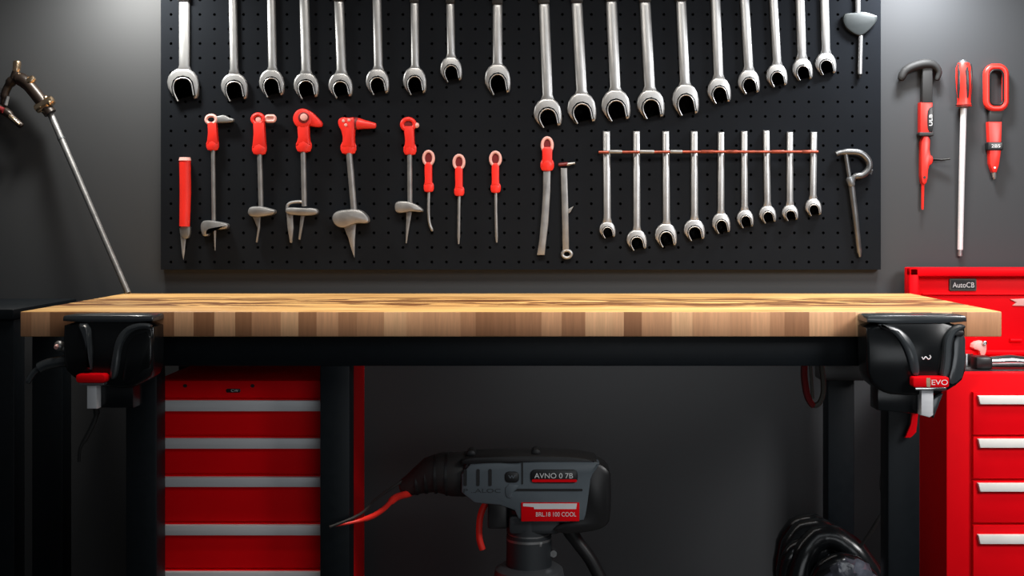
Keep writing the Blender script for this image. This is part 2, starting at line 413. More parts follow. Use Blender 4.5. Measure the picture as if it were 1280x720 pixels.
# red tube knife
root = thing('utility_knife', 'red tube knife with pointed blade at lower left of pegboard', 'knife', W(232, 260, YP))
mb = MB(root); mb.tube([(233, 201, -0.0125), (233.5, 240, -0.0125), (232.5, 283, -0.0125)], [7.2, 7.2, 6.6], 16, flat=.8); h = mb.build('handle', 'red')
mb = MB(root); mb.tube([(233, 197, -0.0125), (233, 201, -0.0125)], [6.8, 7.8], 16, flat=.8); mb.build('end_cap', 'redlight', h)
mb = MB(root); mb.prism(chaik([(226, 282), (240, 280), (239, 297), (233, 299), (227, 294)], 1), -0.016, -0.004, 1.4); mb.build('blade_clamp', 'steel_dull')
mb = MB(root); mb.prism([(226, 286), (234, 294), (232, 316), (230.5, 325), (228.5, 316)], -0.010, -0.006, .8); mb.build('blade', 'steel')

# tool with grey lever
G4 = 'red-handled step tools with grey feet'
root = thing('lever_tool', 'slim red-handled step tool with grey side lever, leftmost of five', 'tool', W(268, 220, YP), G4)
mb = MB(root); mb.prism([(261, 153), (272, 153), (273, 166), (274, 181), (260, 181), (261.5, 166)], -0.018, -0.003, 2.2); h = mb.build('handle', 'red')
mb = MB(root); mb.tube(circ(265.5, 150, 6.2, 5.2, 20), 2.2, 8, closed=True, d=-0.013); mb.build('ring', 'redlight', h)
collar(root, h, 267, 181.5, 8)
mb = MB(root); mb.prism(chaik([(271, 146), (276, 145), (282, 144), (288, 148), (294, 149), (293, 153), (284, 154), (271, 154)], 1), -0.016, -0.004, 1.6); mb.build('lever', 'steel')
mb = MB(root); mb.tube([(267.5, 183, -0.010), (268.5, 277, -0.010)], 2.7); mb.build('shaft', 'steel_dull')
mb = MB(root); mb.prism(chaik([(253, 279), (258, 275), (270, 276), (285, 279), (288, 281), (286, 287), (268, 287), (262, 289), (264, 295), (256, 296), (253, 288)], 2), -0.022, -0.002, 2.4); mb.build('foot', 'steel_dull')
mb = MB(root); mb.tube([(269.5, 286, -0.010), (270, 313, -0.010)], [2.2, .6], 8); mb.build('spike', 'steel_dull')

root = thing('lever_tool', 'red-handled step tool with short red side nub, second of five', 'tool', W(326, 220, YP), G4)
mb = MB(root); mb.prism([(318, 153), (332, 153), (333, 172), (334, 185), (317, 185), (318.5, 168)], -0.019, -0.003, 2.4); h = mb.build('handle', 'red')
mb = MB(root); mb.tube(circ(324, 149.5, 6.8, 5.8, 20), 2.6, 8, closed=True, d=-0.013); mb.build('ring', 'red', h)
mb = MB(root); mb.prism(circ(324.5, 150, 3.4), -0.016, -0.006, .5); mb.build('rivet', 'redlight', h)
collar(root, h, 325.5, 186, 9.2)
mb = MB(root); mb.tube(rrect(333.5, 145.5, 345, 152, 3), 2.0, 8, closed=True, d=-0.011); mb.prism(rrect(333.5, 145.5, 345, 152, 3), -0.012, -0.006); mb.build('lever', 'redlight')
mb = MB(root); mb.tube([(325.5, 187, -0.010), (327.5, 261, -0.010)], 3.2); mb.build('shaft', 'steel_dull')
mb = MB(root); mb.prism(chaik([(312, 262), (316, 258), (330, 258), (341, 261), (347, 263), (345, 268), (338, 270), (320, 272), (312, 269)], 2), -0.024, -0.002, 2.8); mb.build('foot', 'steel_dull')
mb = MB(root); mb.prism([(315, 268), (327, 268), (326, 285), (323, 303), (321, 303), (323, 285), (319, 275)], -0.012, -0.004, .8); mb.build('spike', 'steel_dull')

root = thing('lever_tool', 'red step tool with big round head and beak, middle of five', 'tool', W(380, 220, YP), G4)
mb = MB(root); mb.prism([(372.5, 150), (388, 150), (388, 170), (389.5, 180), (390, 182), (371.5, 182), (374, 172)], -0.020, -0.003, 2.6); h = mb.build('handle', 'red')
mb = MB(root); mb.prism(circ(380, 149, 12.2, 12.6, 28), -0.021, -0.003, 3); mb.build('round_head', 'red', h)
mb = MB(root); mb.prism(circ(381.5, 148, 7), -0.022, -0.012, .6); mb.build('hub', 'darkred', h)
mb = MB(root); mb.prism(circ(382, 147.5, 4.6), -0.025, -0.012, 1.2); mb.build('rivet', 'redlight', h)
mb = MB(root); mb.prism(chaik([(386, 138), (392, 141), (402, 151), (405, 156), (402, 160), (386, 158)], 1), -0.019, -0.004, 2.4); mb.build('beak', 'red', h)
collar(root, h, 381, 182.5, 10)
mb = MB(root); mb.tube([(380, 185, -0.010), (381.5, 258, -0.010)], [3.4, 3.4]); mb.build('shaft', 'steel_dull')
mb = MB(root); mb.prism(chaik([(358, 262), (362, 259), (380, 260), (396, 260), (400, 264), (398, 269), (380, 270), (360, 268)], 2), -0.022, -0.003, 2.4)
mb.tube(cr([(360, 262, -0.010), (361, 256, -0.010), (367, 253, -0.010), (378, 252.5, -0.010), (382, 258, -0.010)], 4), 2.0, 8); mb.build('foot', 'steel_dull')
mb = MB(root); mb.prism([(359, 264), (367, 267), (368, 285), (366, 304), (363.5, 303), (360.5, 285)], -0.012, -0.004, 1.0); mb.build('spike', 'steel_dull')
mb = MB(root); mb.prism([(377, 268), (382, 268), (376.5, 300), (374, 299)], -0.012, -0.004, .8); mb.build('spike', 'steel_dull')

root = thing('lever_tool', 'red pistol-shaped step tool with nozzle and widest grey foot, fourth of five', 'tool', W(440, 220, YP), G4)
mb = MB(root); mb.prism(chaik([(424, 150), (429, 147), (437, 148), (445, 147), (445, 160), (444, 176), (446, 186), (428, 186), (430, 174), (428, 164), (424, 157)], 1), -0.022, -0.003, 3); h = mb.build('handle', 'red')
for x, y in ((431, 152), (438, 151), (434, 157)):
    mb = MB(root); mb.prism(circ(x, y, 2, n=12), -0.0235, -0.015, .6); mb.build('rivet', 'redlight', h)
collar(root, h, 436.5, 185, 10)
mb = MB(root); mb.tube([(444.5, 155, -0.012), (448.5, 155, -0.012)], [8, 7.6], 14, flat=.6); mb.build('nozzle_ring', 'darkred')
mb = MB(root); mb.tube([(448.5, 155.3, -0.012), (456, 156, -0.012), (469, 157.5, -0.012)], [7.4, 5.8, 3.6], 14, flat=.7, dome=True); mb.build('nozzle', 'red')
mb = MB(root); mb.tube(cr([(437, 188, -0.011), (440, 222, -0.011), (443.5, 264, -0.011)], 6), 4.0); mb.build('shaft', 'steel_dull')
mb = MB(root); mb.prism(chaik([(416, 273), (420, 265), (431, 262), (450, 261), (459, 267), (464, 275), (461, 280), (446, 279), (432, 286), (421, 283)], 2), -0.028, -0.002, 3.6); mb.build('foot', 'steel_dull')
mb = MB(root); mb.prism([(429, 280), (446, 277), (444.5, 300), (444, 322), (440, 312), (436, 297)], -0.013, -0.004, 1.2); mb.build('spike', 'steel_dull')

root = thing('lever_tool', 'red ring-headed step tool with long thin spike, rightmost of five', 'tool', W(512, 220, YP), G4)
mb = MB(root); mb.prism([(505, 158), (518, 158), (518.5, 175), (519.5, 187), (506, 187), (507, 176)], -0.019, -0.003, 2.2); h = mb.build('handle', 'red')
mb = MB(root); mb.tube(circ(511, 156, 7.8, 6.8, 24), 2.7, 10, closed=True, d=-0.013); mb.build('ring', 'red', h)
mb = MB(root); mb.prism(circ(511, 156, 6), -0.013, -0.005); mb.build('hub', 'darkred', h)
mb = MB(root); mb.ball(521, 157, -0.011, 3.6); mb.build('nub', 'redlight', h)
collar(root, h, 513, 187, 8.2)
mb = MB(root); mb.tube([(512.5, 189, -0.010), (513, 256, -0.010)], 3.2); mb.build('shaft', 'steel_dull')
mb = MB(root); mb.prism(chaik([(494, 255), (499, 251), (513, 252), (524, 257), (531, 263), (527, 266), (515, 264), (502, 267), (495, 265)], 2), -0.024, -0.002, 2.6); mb.build('foot', 'steel_dull')
mb = MB(root); mb.prism([(508.5, 263), (515.5, 263), (511, 290), (509, 304), (507.5, 304), (508, 285)], -0.012, -0.004, .8); mb.build('spike', 'steel_dull')

# picks with ring handles
G5 = 'small red picks with ring handles'
def pick(cx, cy, end, bend, label):
    root = thing('ring_pick', label, 'pick', W(cx, cy + 50, YP), G5)
    mb = MB(root); mb.prism(chaik([(cx - 4.5, cy + 5), (cx + 4.5, cy + 5), (cx + 4.5, cy + 18), (cx + 4.5, cy + 30), (cx + 5.5, cy + 34), (cx - 5.5, cy + 34), (cx - 4.5, cy + 28), (cx - 5, cy + 16)], 1), -0.017, -0.003, 1.9); h = mb.build('handle', 'red')
    mb = MB(root); mb.tube(circ(cx, cy, 6.2, 8.6, 24), 1.9, 8, closed=True, d=-0.012); mb.build('ring', 'redlight', h)
    mb = MB(root); mb.prism(circ(cx, cy, 5.6, 8), -0.011, -0.006); mb.build('ring_web', 'darkred', h)
    collar(root, h, cx + .3, cy + 36, 6.4)
    mb = MB(root); mb.tube(cr([(cx + .5, cy + 38, -0.009)] + [(x, y, -0.009) for x, y in bend], 4), [1.9] * (len(bend) * 4) + [1.0], 8); mb.build('needle', 'steel_dull')
pick(536, 198, None, [(536, 262), (537, 278), (541, 289)], 'red ring-handled pick with bent tip, touching the ring-headed step tool')
pick(574, 203, None, [(574, 260), (573.5, 305)], 'red ring-handled straight pick, middle of the three')
pick(619.5, 199, None, [(620, 260), (621, 303)], 'red ring-handled straight pick standing alone at right of three')

# file with red loop handle, and bar beside it
root = thing('file', 'flat grey file with red loop handle hanging at centre of pegboard', 'file', W(682, 250, YP))
mb = MB(root); mb.prism(chaik([(677, 184), (691, 184), (690, 195), (691, 208), (677, 208), (678, 195)], 1), -0.018, -0.003, 2); h = mb.build('handle', 'red')
mb = MB(root); mb.tube(circ(684, 182, 6.2, 9.4, 24), 2.0, 8, closed=True, d=-0.012); mb.build('ring', 'redlight', h)
mb = MB(root); mb.prism(circ(684, 182, 5.6, 8.6), -0.011, -0.006); mb.build('ring_web', 'darkred', h)
collar(root, h, 684, 206.5, 8.6)
mb = MB(root); mb.prism([(679, 209), (688.5, 209), (688, 240), (685.5, 280), (682.5, 305), (681, 319), (671, 319), (674, 300), (677, 265), (678.5, 240)], -0.013, -0.004, 2.2, .004); mb.build('blade', 'steel_dull')
root = thing('spur_bar', 'grey steel bar with side spur and ring end, beside the file', 'tool', W(706, 260, YP))
mb = MB(root); mb.prism([(700.5, 210), (709, 210), (710.5, 260), (711.5, 314), (703, 314), (702, 265)], -0.013, -0.003, 2.2, .004); b = mb.build('bar', 'steel_dull')
mb = MB(root); mb.prism([(708, 262), (711, 261), (717, 257.5), (713, 265), (709, 268)], -0.010, -0.005, .6); mb.build('spur', 'steel_dull', b)
mb = MB(root); mb.tube(circ(708.5, 317.5, 5.6, 4.6, 20), 2.1, 8, closed=True, d=-0.009); mb.build('ring_end', 'steel_dull', b)
mb = MB(root); mb.tube([(699, 206, -0.009), (709, 205, -0.009)], 2.2, 8, dome=True); k = mb.build('hook', 'darkred')
mb = MB(root); mb.tube([(709, 205.5, -0.009), (718, 204, -0.009)], [2.2, 1.4], 8, dome=True); mb.build('hook_tip', 'steel_dull', k)

# P shaped clamp
root = thing('hand_clamp', 'grey steel P-shaped clamp at lower right corner of pegboard', 'clamp', W(1064, 240, YP))
mb = MB(root); mb.tube(cr([(1044, 193, -0.012), (1049, 191, -0.012), (1062, 190, -0.012), (1075, 192, -0.012), (1084, 201, -0.012), (1084.5, 211, -0.012), (1077, 219, -0.012), (1067, 221, -0.012), (1064, 227, -0.012)], 4), [3.4] * 6 + [4.2] * 22 + [3.6] * 5, 10); a = mb.build('frame', 'clampsteel')
mb = MB(root); mb.tube([(1056, 193, -0.012), (1061, 226, -0.012)], 2.8, 10); mb.build('strut', 'clampsteel', a)
mb = MB(root); mb.tube([(1061, 224, -0.012), (1063, 231, -0.012)], [5, 4.6], 12, dome=True); mb.build('joint', 'gunmetal', a)
mb = MB(root); mb.tube([(1063, 230, -0.010), (1068, 270, -0.010), (1073, 314, -0.008), (1074, 321, -0.008)], [4, 3.8, 3.4, 1.6], 10); mb.build('shaft', 'clampsteel')
mb = MB(root); mb.tube([(1084, 212, -0.010), (1089, 213, -0.010), (1087, 218, -0.010)], 1.4, 8); mb.build('latch', 'clampsteel', a)

# ------------------------------------------------------------------ tools on the wall to the right
root = thing('hammer', 'black-headed hammer with red grip and side lever, on wall beside pegboard', 'hammer', W(1154, 170, YW))
mb = MB(root); mb.tube(cr([(1124, 99, -0.02), (1129, 90, -0.02), (1140, 84, -0.02), (1154, 81, -0.02), (1165, 83, -0.02), (1171, 91, -0.02), (1169, 100, -0.02)], 4), [4.5] + [5 + 0.13 * i for i in range(12)] + [6.4 - .32 * i for i in range(12)], 12, dome=True); mb.build('head', 'rubber')
mb = MB(root); mb.prism([(1150, 84), (1163, 84), (1163, 131), (1149.5, 131)], -0.026, -0.006, 2.4); n = mb.build('neck', 'rubber')
mb = MB(root); mb.prism([(1147, 129), (1162.5, 129), (1162.5, 169), (1147, 169)], -0.028, -0.003, 2.4); h = mb.build('grip', 'red')
mb = MB(root); mb.prism(chaik([(1156, 137), (1163.4, 133), (1163.4, 166), (1156, 166), (1155, 150)], 1), -0.0290, -0.006, .8); mb.build('label_panel', 'black', h)
text(root, 'ULB', 1159.6, 151, YW, -0.0292, 4, 'ink', h, 14, PI / 2)
mb = MB(root); mb.prism(rrect(1145.5, 166, 1163.5, 171, 1.5), -0.030, -0.003, 1.2); mb.build('band', 'rubber', h)
mb = MB(root); mb.prism(chaik([(1149, 170), (1160.5, 170), (1159, 193), (1164, 197), (1163, 205), (1158, 208), (1156.5, 228), (1152, 232), (1148.5, 226), (1148.5, 200)], 1), -0.025, -0.003, 2.2); s = mb.build('lower_shaft', 'red')
mb = MB(root); mb.prism(circ(1152.5, 222, 1.6, n=10), -0.0265, -0.02); mb.build('rivet', 'black', s)
mb = MB(root); mb.tube([(1162, 199, -0.014), (1175, 200, -0.016), (1185, 199, -0.02)], [2.2, 1.6, 1.1], 8); mb.build('lever', 'black')
mb = MB(root); mb.tube([(1152, 229, -0.014), (1151.5, 258, -0.014), (1151.5, 262, -0.014)], [2.0, 1.7, 1.4], 8); mb.build('rod_tip', 'red')

root = thing('screwdriver', 'long steel screwdriver with red and black handle hanging on wall', 'screwdriver', W(1200, 200, YW))
mb = MB(root); mb.tube([(1201, 80, -0.022), (1201, 86, -0.022), (1201.3, 98, -0.022), (1201.5, 112, -0.022), (1201.5, 122, -0.022), (1201.5, 129, -0.022), (1201.5, 134, -0.022)], [7, 9.4, 10.2, 9.6, 8.4, 8.2, 9.6], 18, flat=.9); h = mb.build('handle', 'red')
for x0, x1 in ((1193.8, 1193.2), (1202.5, 1203.5), (1208.3, 1207.2)):
    mb = MB(root); dd = -0.0405 if 1198 < x0 < 1205 else -0.034
    mb.tube([(x0, 82, dd + .006), (x0, 92, dd), (x1, 112, dd + .001), (x1, 124, dd + .004)], [1.6, 2.2, 2.0, 1.0], 8, flat=.6); mb.build('grip_stripe', 'black', h)
mb = MB(root); mb.tube([(1200, 76.5, -0.022), (1200.5, 82, -0.022)], [3.4, 6.8], 14); mb.build('end_cap', 'gunmetal', h)
mb = MB(root); mb.tube([(1201, 132, -0.022), (1201, 136, -0.022)], [10, 6], 14); mb.build('ferrule', 'gunmetal', h)
mb = MB(root); mb.tube([(1201, 135, -0.022), (1200, 220, -0.014), (1199, 312, -0.007)], [3.9, 3.7, 3.5], 12); s = mb.build('shaft', 'alu')
mb = MB(root); mb.tube([(1199, 312, -0.007), (1198.8, 314, -0.007), (1198.8, 320, -0.007)], [2.8, 2.8, 2.6], 10); mb.build('tip', 'steel', s)

root = thing('loop_handle_cutter', 'red oblong loop-handled cutter with black band, far right on wall', 'tool', W(1242, 150, YW))
mb = MB(root); mb.tube(rrect(1231, 84.5, 1254.5, 136, 9, 6), 4.3, 10, closed=True, d=-0.014); lp = mb.build('loop_handle', 'red')
mb = MB(root); mb.tube(rrect(1234.5, 88.5, 1251, 132, 6.5, 6), 1.3, 8, closed=True, d=-0.020); mb.build('loop_liner', 'black', lp)
mb = MB(root); mb.prism([(1234, 138), (1252, 138), (1249, 155), (1233.5, 155)], -0.018, -0.003, 1.8); mb.build('neck', 'rubber')
mb = MB(root); mb.prism([(1232, 153), (1249.5, 153), (1248.5, 190), (1246, 207), (1243, 216), (1238, 216), (1234, 205)], -0.022, -0.003, 2.4); b = mb.build('body', 'red')
mb = MB(root); mb.prism(rrect(1231, 178, 1250.5, 188.5, 2), -0.0245, -0.002, 1.2); bb = mb.build('band', 'black', b)
text(root, '2B5', 1241, 183, YW, -0.0247, 4, 'ink', bb, 11)
mb = MB(root); mb.tube([(1240.5, 214, -0.012), (1241, 221, -0.012), (1241.5, 224, -0.012)], [3.2, 2.6, 1.6], 10); mb.build('tip', 'steel')
mb = MB(root); mb.prism(circ(1240, 210, 1.3, n=10), -0.0235, -0.018); mb.build('rivet', 'ink', b)

# everything hung so far touches the surface it hangs on
bpy.context.view_layer.update()
for o in [o for o in C.objects if o.type == 'EMPTY' and o.name != 'pegboard']:
    plane = YP if abs(o.location.y - YP) < 1e-4 else YW
    ym = max((o.location.y + v.co.y) for ch in o.children_recursive if ch.type == 'MESH' for v in ch.data.vertices)
    o.location.y += plane - 0.0002 - ym

# ------------------------------------------------------------------ workbench
YB, YBB = 2.63, 3.28
BX0, BX1 = (25 - VX) * YB / F, (1252.5 - VX) * YB / F
ZT, ZU = CZ - (389.5 - VY) * YB / F, CZ - (421 - VY) * YB / F
bench = thing('workbench', 'long workbench with butcher-block top on black steel frame', 'workbench', ((BX0 + BX1) / 2, YB, 0))
mb = MB(Loc((0, YB, ZU))); mb.box(BX0, BX1, YB, YBB, ZU, ZT, 0.003)
for f in mb.bm.faces:
    f.normal_update()
    f.material_index = 1 if abs(f.normal.z) < 0.5 and abs(f.calc_center_median().y) < 0.01 or abs(f.normal.x) > .5 else 0
top = mb.build('top', ['wood_top', 'wood_front'], None); top.parent = bench; top.location = Vector((0, YB, ZU)) - bench.location
LEGS = [((157 - VX) / 607.5, (196 - VX) / 607.5), ((400 - VX) / 607.5, (437 - VX) / 607.5), ((1110 - VX) / 607.5, (1150 - VX) / 607.5)]
for x0, x1 in LEGS:
    mb = MB(bench); mb.box(x0, x1, 2.66, 2.722, 0, ZU - 0.062, 0.003); mb.build('leg', 'frame')
for x0, x1 in ((-0.905, -0.84), ((1035 - VX) / 505., (1068 - VX) / 505.)):
    mb = MB(bench); mb.box(x0, x1, 3.2, 3.262, 0, ZU - 0.03, 0.003); mb.build('leg', 'frame')
zr = CZ - (457.5 - VY) * 2.66 / F
mb = MB(bench); mb.box(-0.93, 0.82, 2.66, 2.722, zr, ZU, 0.002); mb.build('front_rail', 'frame')
mb = MB(bench); mb.box(-0.90, 0.80, 3.215, 3.255, ZU - 0.05, ZU, 0.002); mb.build('back_rail', 'frame')
for x in (-0.89, 0.70):
    mb = MB(bench); mb.box(x, x + 0.06, 2.722, 3.215, ZU - 0.05, ZU, 0.002); mb.build('side_rail', 'frame')
mb = MB(bench, 3.15); mb.prism(rrect(1024, 452, 1085, 476, 5), 0, 0.05, 2); mb.build('leg_bracket', 'black')

# ------------------------------------------------------------------ vises on the front edge of the bench
YV = 2.56
dB = YB - YV - 0.0005
root = thing('bench_vise', 'black moulded bench vise at right end of workbench, badged red button', 'vise', W(1150, 455, YV), 'black vises on the bench front')
mb = MB(root); mb.prism(chaik([(1083, 400), (1207, 400), (1208, 440), (1208, 472), (1192, 486), (1172, 494), (1120, 495), (1102, 490), (1085, 476), (1083, 440)], 1), 0, dB, 4, 0.010); body = mb.build('body', 'vise', angle=60)
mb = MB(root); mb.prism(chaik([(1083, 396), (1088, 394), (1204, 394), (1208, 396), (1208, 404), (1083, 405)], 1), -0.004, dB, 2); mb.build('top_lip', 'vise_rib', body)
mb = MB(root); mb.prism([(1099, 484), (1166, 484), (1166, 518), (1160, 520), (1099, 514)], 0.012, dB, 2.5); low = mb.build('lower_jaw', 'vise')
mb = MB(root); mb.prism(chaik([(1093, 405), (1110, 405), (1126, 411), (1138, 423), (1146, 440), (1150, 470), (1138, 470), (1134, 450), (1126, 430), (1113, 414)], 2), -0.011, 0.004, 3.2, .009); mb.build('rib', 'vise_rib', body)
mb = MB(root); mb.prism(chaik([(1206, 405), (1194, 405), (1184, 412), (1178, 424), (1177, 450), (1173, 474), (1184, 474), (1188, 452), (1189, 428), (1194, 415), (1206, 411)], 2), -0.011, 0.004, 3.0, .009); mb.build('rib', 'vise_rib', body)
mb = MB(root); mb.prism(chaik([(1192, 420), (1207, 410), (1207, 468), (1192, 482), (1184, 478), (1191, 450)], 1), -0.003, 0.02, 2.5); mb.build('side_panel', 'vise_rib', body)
mb = MB(root); mb.prism(rrect(1192, 413, 1204, 420, 3), -0.0065, 0.0, 1); mb.build('bolt_recess', 'black', body)
mb = MB(root); mb.tube(cr([(1152, 446, -.001), (1154, 449, -.001), (1157, 446, -.001), (1160, 449, -.001), (1163, 447, -.001), (1162, 444, -.001)], 4), .8, 6); mb.build('emblem', 'alu', body)
mb = MB(root); mb.prism(rrect(1137, 469.5, 1182, 482.5, 3), -0.024, 0.0, 1.6); kn = mb.build('button', 'redpaint', label='red button with pale marks')
mb = MB(root); mb.prism(rrect(1140, 482, 1179, 486.5, 2), -0.022, 0.0, 1); mb.build('button_trim', 'chrome', kn)
mb = MB(root); mb.prism(rrect(1153.5, 470.5, 1158.5, 481.5, 1), -0.0245, -0.02); mb.build('button_band', 'brass', kn)
text(root, 'EVO', 1170, 476, YV, -0.0243, 6.5, 'ink', kn, 20)
mb = MB(root); mb.prism([(1149.5, 486), (1165, 486), (1164.5, 518), (1160, 521), (1149, 518)], -0.012, 0.012, 1.8); mb.build('jaw_tab', 'alu', label='silver jaw tab')
mb = MB(root); mb.prism([(1165, 500), (1179, 492), (1167, 523)], 0.0, 0.03, .8); mb.build('gusset', 'vise_rib', low)

root = thing('bench_vise', 'black moulded bench vise at left end of workbench, plain red button', 'vise', W(135, 450, YV), 'black vises on the bench front')
mb = MB(root); mb.prism(chaik([(79, 399), (191, 399), (192, 440), (191, 468), (176, 480), (160, 487), (110, 482), (92, 474), (79, 460), (78, 430)], 1), 0, dB, 4, 0.010); body = mb.build('body', 'vise', angle=60)
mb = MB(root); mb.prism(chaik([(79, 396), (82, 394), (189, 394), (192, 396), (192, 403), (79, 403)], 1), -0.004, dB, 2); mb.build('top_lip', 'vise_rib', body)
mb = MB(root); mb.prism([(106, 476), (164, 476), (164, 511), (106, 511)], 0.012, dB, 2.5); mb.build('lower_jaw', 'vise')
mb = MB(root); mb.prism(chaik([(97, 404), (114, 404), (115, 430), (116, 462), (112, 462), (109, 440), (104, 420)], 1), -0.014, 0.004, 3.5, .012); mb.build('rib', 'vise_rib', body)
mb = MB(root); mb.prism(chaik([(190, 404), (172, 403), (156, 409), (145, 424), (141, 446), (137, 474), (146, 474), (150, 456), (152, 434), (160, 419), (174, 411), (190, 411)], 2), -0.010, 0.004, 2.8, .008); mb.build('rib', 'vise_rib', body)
mb = MB(root); mb.prism(chaik([(162, 422), (190, 412), (190, 460), (178, 462), (164, 480), (152, 482), (156, 450)], 1), -0.003, 0.02, 2.5); mb.build('side_panel', 'vise', body)
mb = MB(root); mb.prism(rrect(99.5, 466, 137, 477, 4.5), -0.024, 0.0, 2.4); kn = mb.build('button', 'redpaint', label='plain red button')
mb = MB(root); mb.prism(rrect(103, 477, 134, 480.5, 1.5), -0.020, 0.0, 1); mb.build('button_trim', 'gunmetal', kn)
mb = MB(root); mb.prism([(111, 481), (123.5, 481), (123.5, 510), (111, 510)], -0.012, 0.012, 1.6); mb.build('jaw_tab', 'alu', label='silver jaw tab')
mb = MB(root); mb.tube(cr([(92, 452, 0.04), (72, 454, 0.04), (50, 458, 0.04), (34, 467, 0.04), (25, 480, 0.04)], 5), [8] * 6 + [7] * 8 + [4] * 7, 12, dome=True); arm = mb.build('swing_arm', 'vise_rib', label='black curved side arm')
mb = MB(root); mb.ball(65, 435, 0.04, 7); mb.tube([(67, 437, 0.04), (86, 446, 0.04)], [4, 5], 10); mb.build('arm_knob', 'steel_dull', arm)
mb = MB(root); mb.tube([(64, 434, 0.03), (64, 436, 0.024)], 2.6, 10); mb.build('screw', 'redlight', arm)

# ------------------------------------------------------------------ drawer cabinets
def drawers(root, Y, x0, x1, rows, handle, hx0, hx1, hm, pm, hstick):
    for (y0, y1, hy0, hy1) in rows:
        mb = MB(root, Y); mb.prism([(x0, y0), (x1, y0), (x1, y1), (x0, y1)], -0.012, 0.0, 1.2); d = mb.build('drawer', pm)
        mb = MB(root, Y); mb.prism([(hx0, hy0), (hx1, hy0), (hx1, hy1), (hx0 + 2.5, hy1)], -0.012 - hstick, -0.011, 1.4); mb.build('handle', hm, d)
# red cabinet under the bench
YC = 2.76
cx0, cx1 = (195 - VX) * YC / F, (411 - VX) * YC / F
zc = CZ - (474 - VY) * YC / F
root = thing('drawer_cabinet', 'dark red drawer cabinet with silver handle strips under the left of workbench', 'cabinet', ((cx0 + cx1) / 2, YC, 0))
mb = MB(root); mb.box(cx0, cx1, YC, 3.31, 0.02, zc, 0.004); body = mb.build('carcass', 'redpaint2')
mb = MB(root); mb.box(cx0 + .02, cx1 - .02, YC + .02, 3.15, 0, 0.02); mb.build('plinth', 'black')
mb = MB(root, YC); mb.prism([(196, 475), (411, 475), (411, 496.5), (196, 496.5)], -0.010, 0, 1.2); pan = mb.build('top_panel', 'redpaint2')
mb = MB(root, YC); mb.prism(rrect(284, 485, 302, 490, 2), -0.0115, -.009, .5); em = mb.build('lock_plate', 'black', pan)
text(root, 'CW', 295, 487.3, YC, -0.0117, 3.2, 'ink', em, 9)
for x in (233, 317):
    mb = MB(root, YC); mb.prism(circ(x, 481.5, 2.6, 2.2, 12), -0.0105, -.009); mb.build('screw', 'black', pan)
drawers(root, YC, 198, 411, [(498, 542, 499, 512.5), (544.5, 590, 546, 559), (592.5, 650, 594, 606.5), (652, 708, 653.5, 666.5), (710, 790, 711.5, 724), (792, 850, 794, 806)], None, 198.5, 403, 'alu', 'redpaint2', 0.010)

# bright red tool chest on the right
YH = 3.0
hx0, hx1 = (1183 - VX) * YH / F, (1500 - VX) * YH / F
zh = CZ - (466 - VY) * YH / F
root = thing('tool_chest', 'bright red tool chest with white drawer pulls and open lid, right of workbench', 'tool chest', ((hx0 + hx1) / 2, YH, 0))
mb = MB(root); mb.box(hx0, hx1, YH, 3.335, 0.03, zh, 0.004); mb.build('carcass', 'redpaint')
mb = MB(root); mb.box(hx0 + .02, hx1 - .02, YH + .02, 3.3, 0, 0.03); mb.build('plinth', 'black')
mb = MB(root); mb.box(hx0 + .02, hx1 - .02, YH + .025, 3.26, zh - .001, zh + .002); mb.build('tray_inset', 'black', label='black inset in the top tray')  # black sheet laid in for the dark tray interior
drawers(root, YH, 1214.5, 1468, [(489.5, 542.5, 493.5, 504), (545, 597, 547, 558), (600, 652, 602, 612.5), (655, 735, 666, 677.5), (738, 820, 748, 759)], None, 1219, 1462, 'white', 'redpaint', 0.010)
# lid standing open
zl0, zl1 = zh + 0.003, CZ - (335 - VY) * 3.27 / F
lx0 = (1137 - VX) * 3.285 / F
mb = MB(root); mb.box(lx0, hx1, 3.310, 3.335, zl0, zl1, 0.003); lid = mb.build('lid', 'redpaint')
mb = MB(root); mb.box(lx0, lx0 + .024, 3.285, 3.312, zl0, zl1, 0.004); mb.box(hx1 - .024, hx1, 3.285, 3.312, zl0, zl1, .004); mb.box(lx0, hx1, 3.285, 3.312, zl1 - .022, zl1, .004); mb.build('lid_rim', 'redpaint', lid)
mb = MB(root, 3.31); mb.prism(rrect(1152, 366, 1400, 369, 1), -0.006, 0, 1); mb.build('lid_crease', 'redpaint', lid)
mb = MB(root, 3.31); mb.prism(rrect(1186, 348, 1220, 363.5, 1.5), -0.005, 0.001, .8); bd = mb.build('badge', 'strapgrey', lid, label='small black badge with white lettering')
mb = MB(root, 3.31); mb.prism(rrect(1188, 350, 1218.5, 361.5, 1), -0.0055, -.003); mb.build('badge_face', 'black', bd)
text(root, 'AutoCB', 1203.5, 356, 3.31, -0.0057, 6.5, 'ink', bd, 27)
mb = MB(root, 3.31); mb.prism([(1262, 374), (1300, 372), (1300, 383), (1265, 382), (1270, 378)], -0.004, 0.001, .8); mb.build('sticker', 'redlight', lid, label='pale pink sticker strip')
mb = MB(root, 3.31); mb.prism(rrect(1150, 437, 1430, 443, 2), -0.016, 0.001, 1.5); mb.build('lid_lip', 'redpaint', lid)
mb = MB(root, 3.295); mb.prism(chaik([(1216, 428), (1229, 425), (1232, 433), (1229, 445), (1224, 445), (1222, 437), (1214, 436)], 1), -0.014, 0.02, 1.5); lt = mb.build('latch', 'redlight', label='pale latch by the hinge')
mb = MB(root, 3.295); mb.prism(circ(1228, 428, 3, n=12), -0.02, -0.01, 1); mb.build('latch_pin', 'chrome', lt)
for x in (1262, 1296):
    mb = MB(root, 3.31); mb.tube([(x, 425, -0.004), (x + 14, 425, -0.004)], 2.4, 10); mb.build('hinge', 'redpaint', lid)

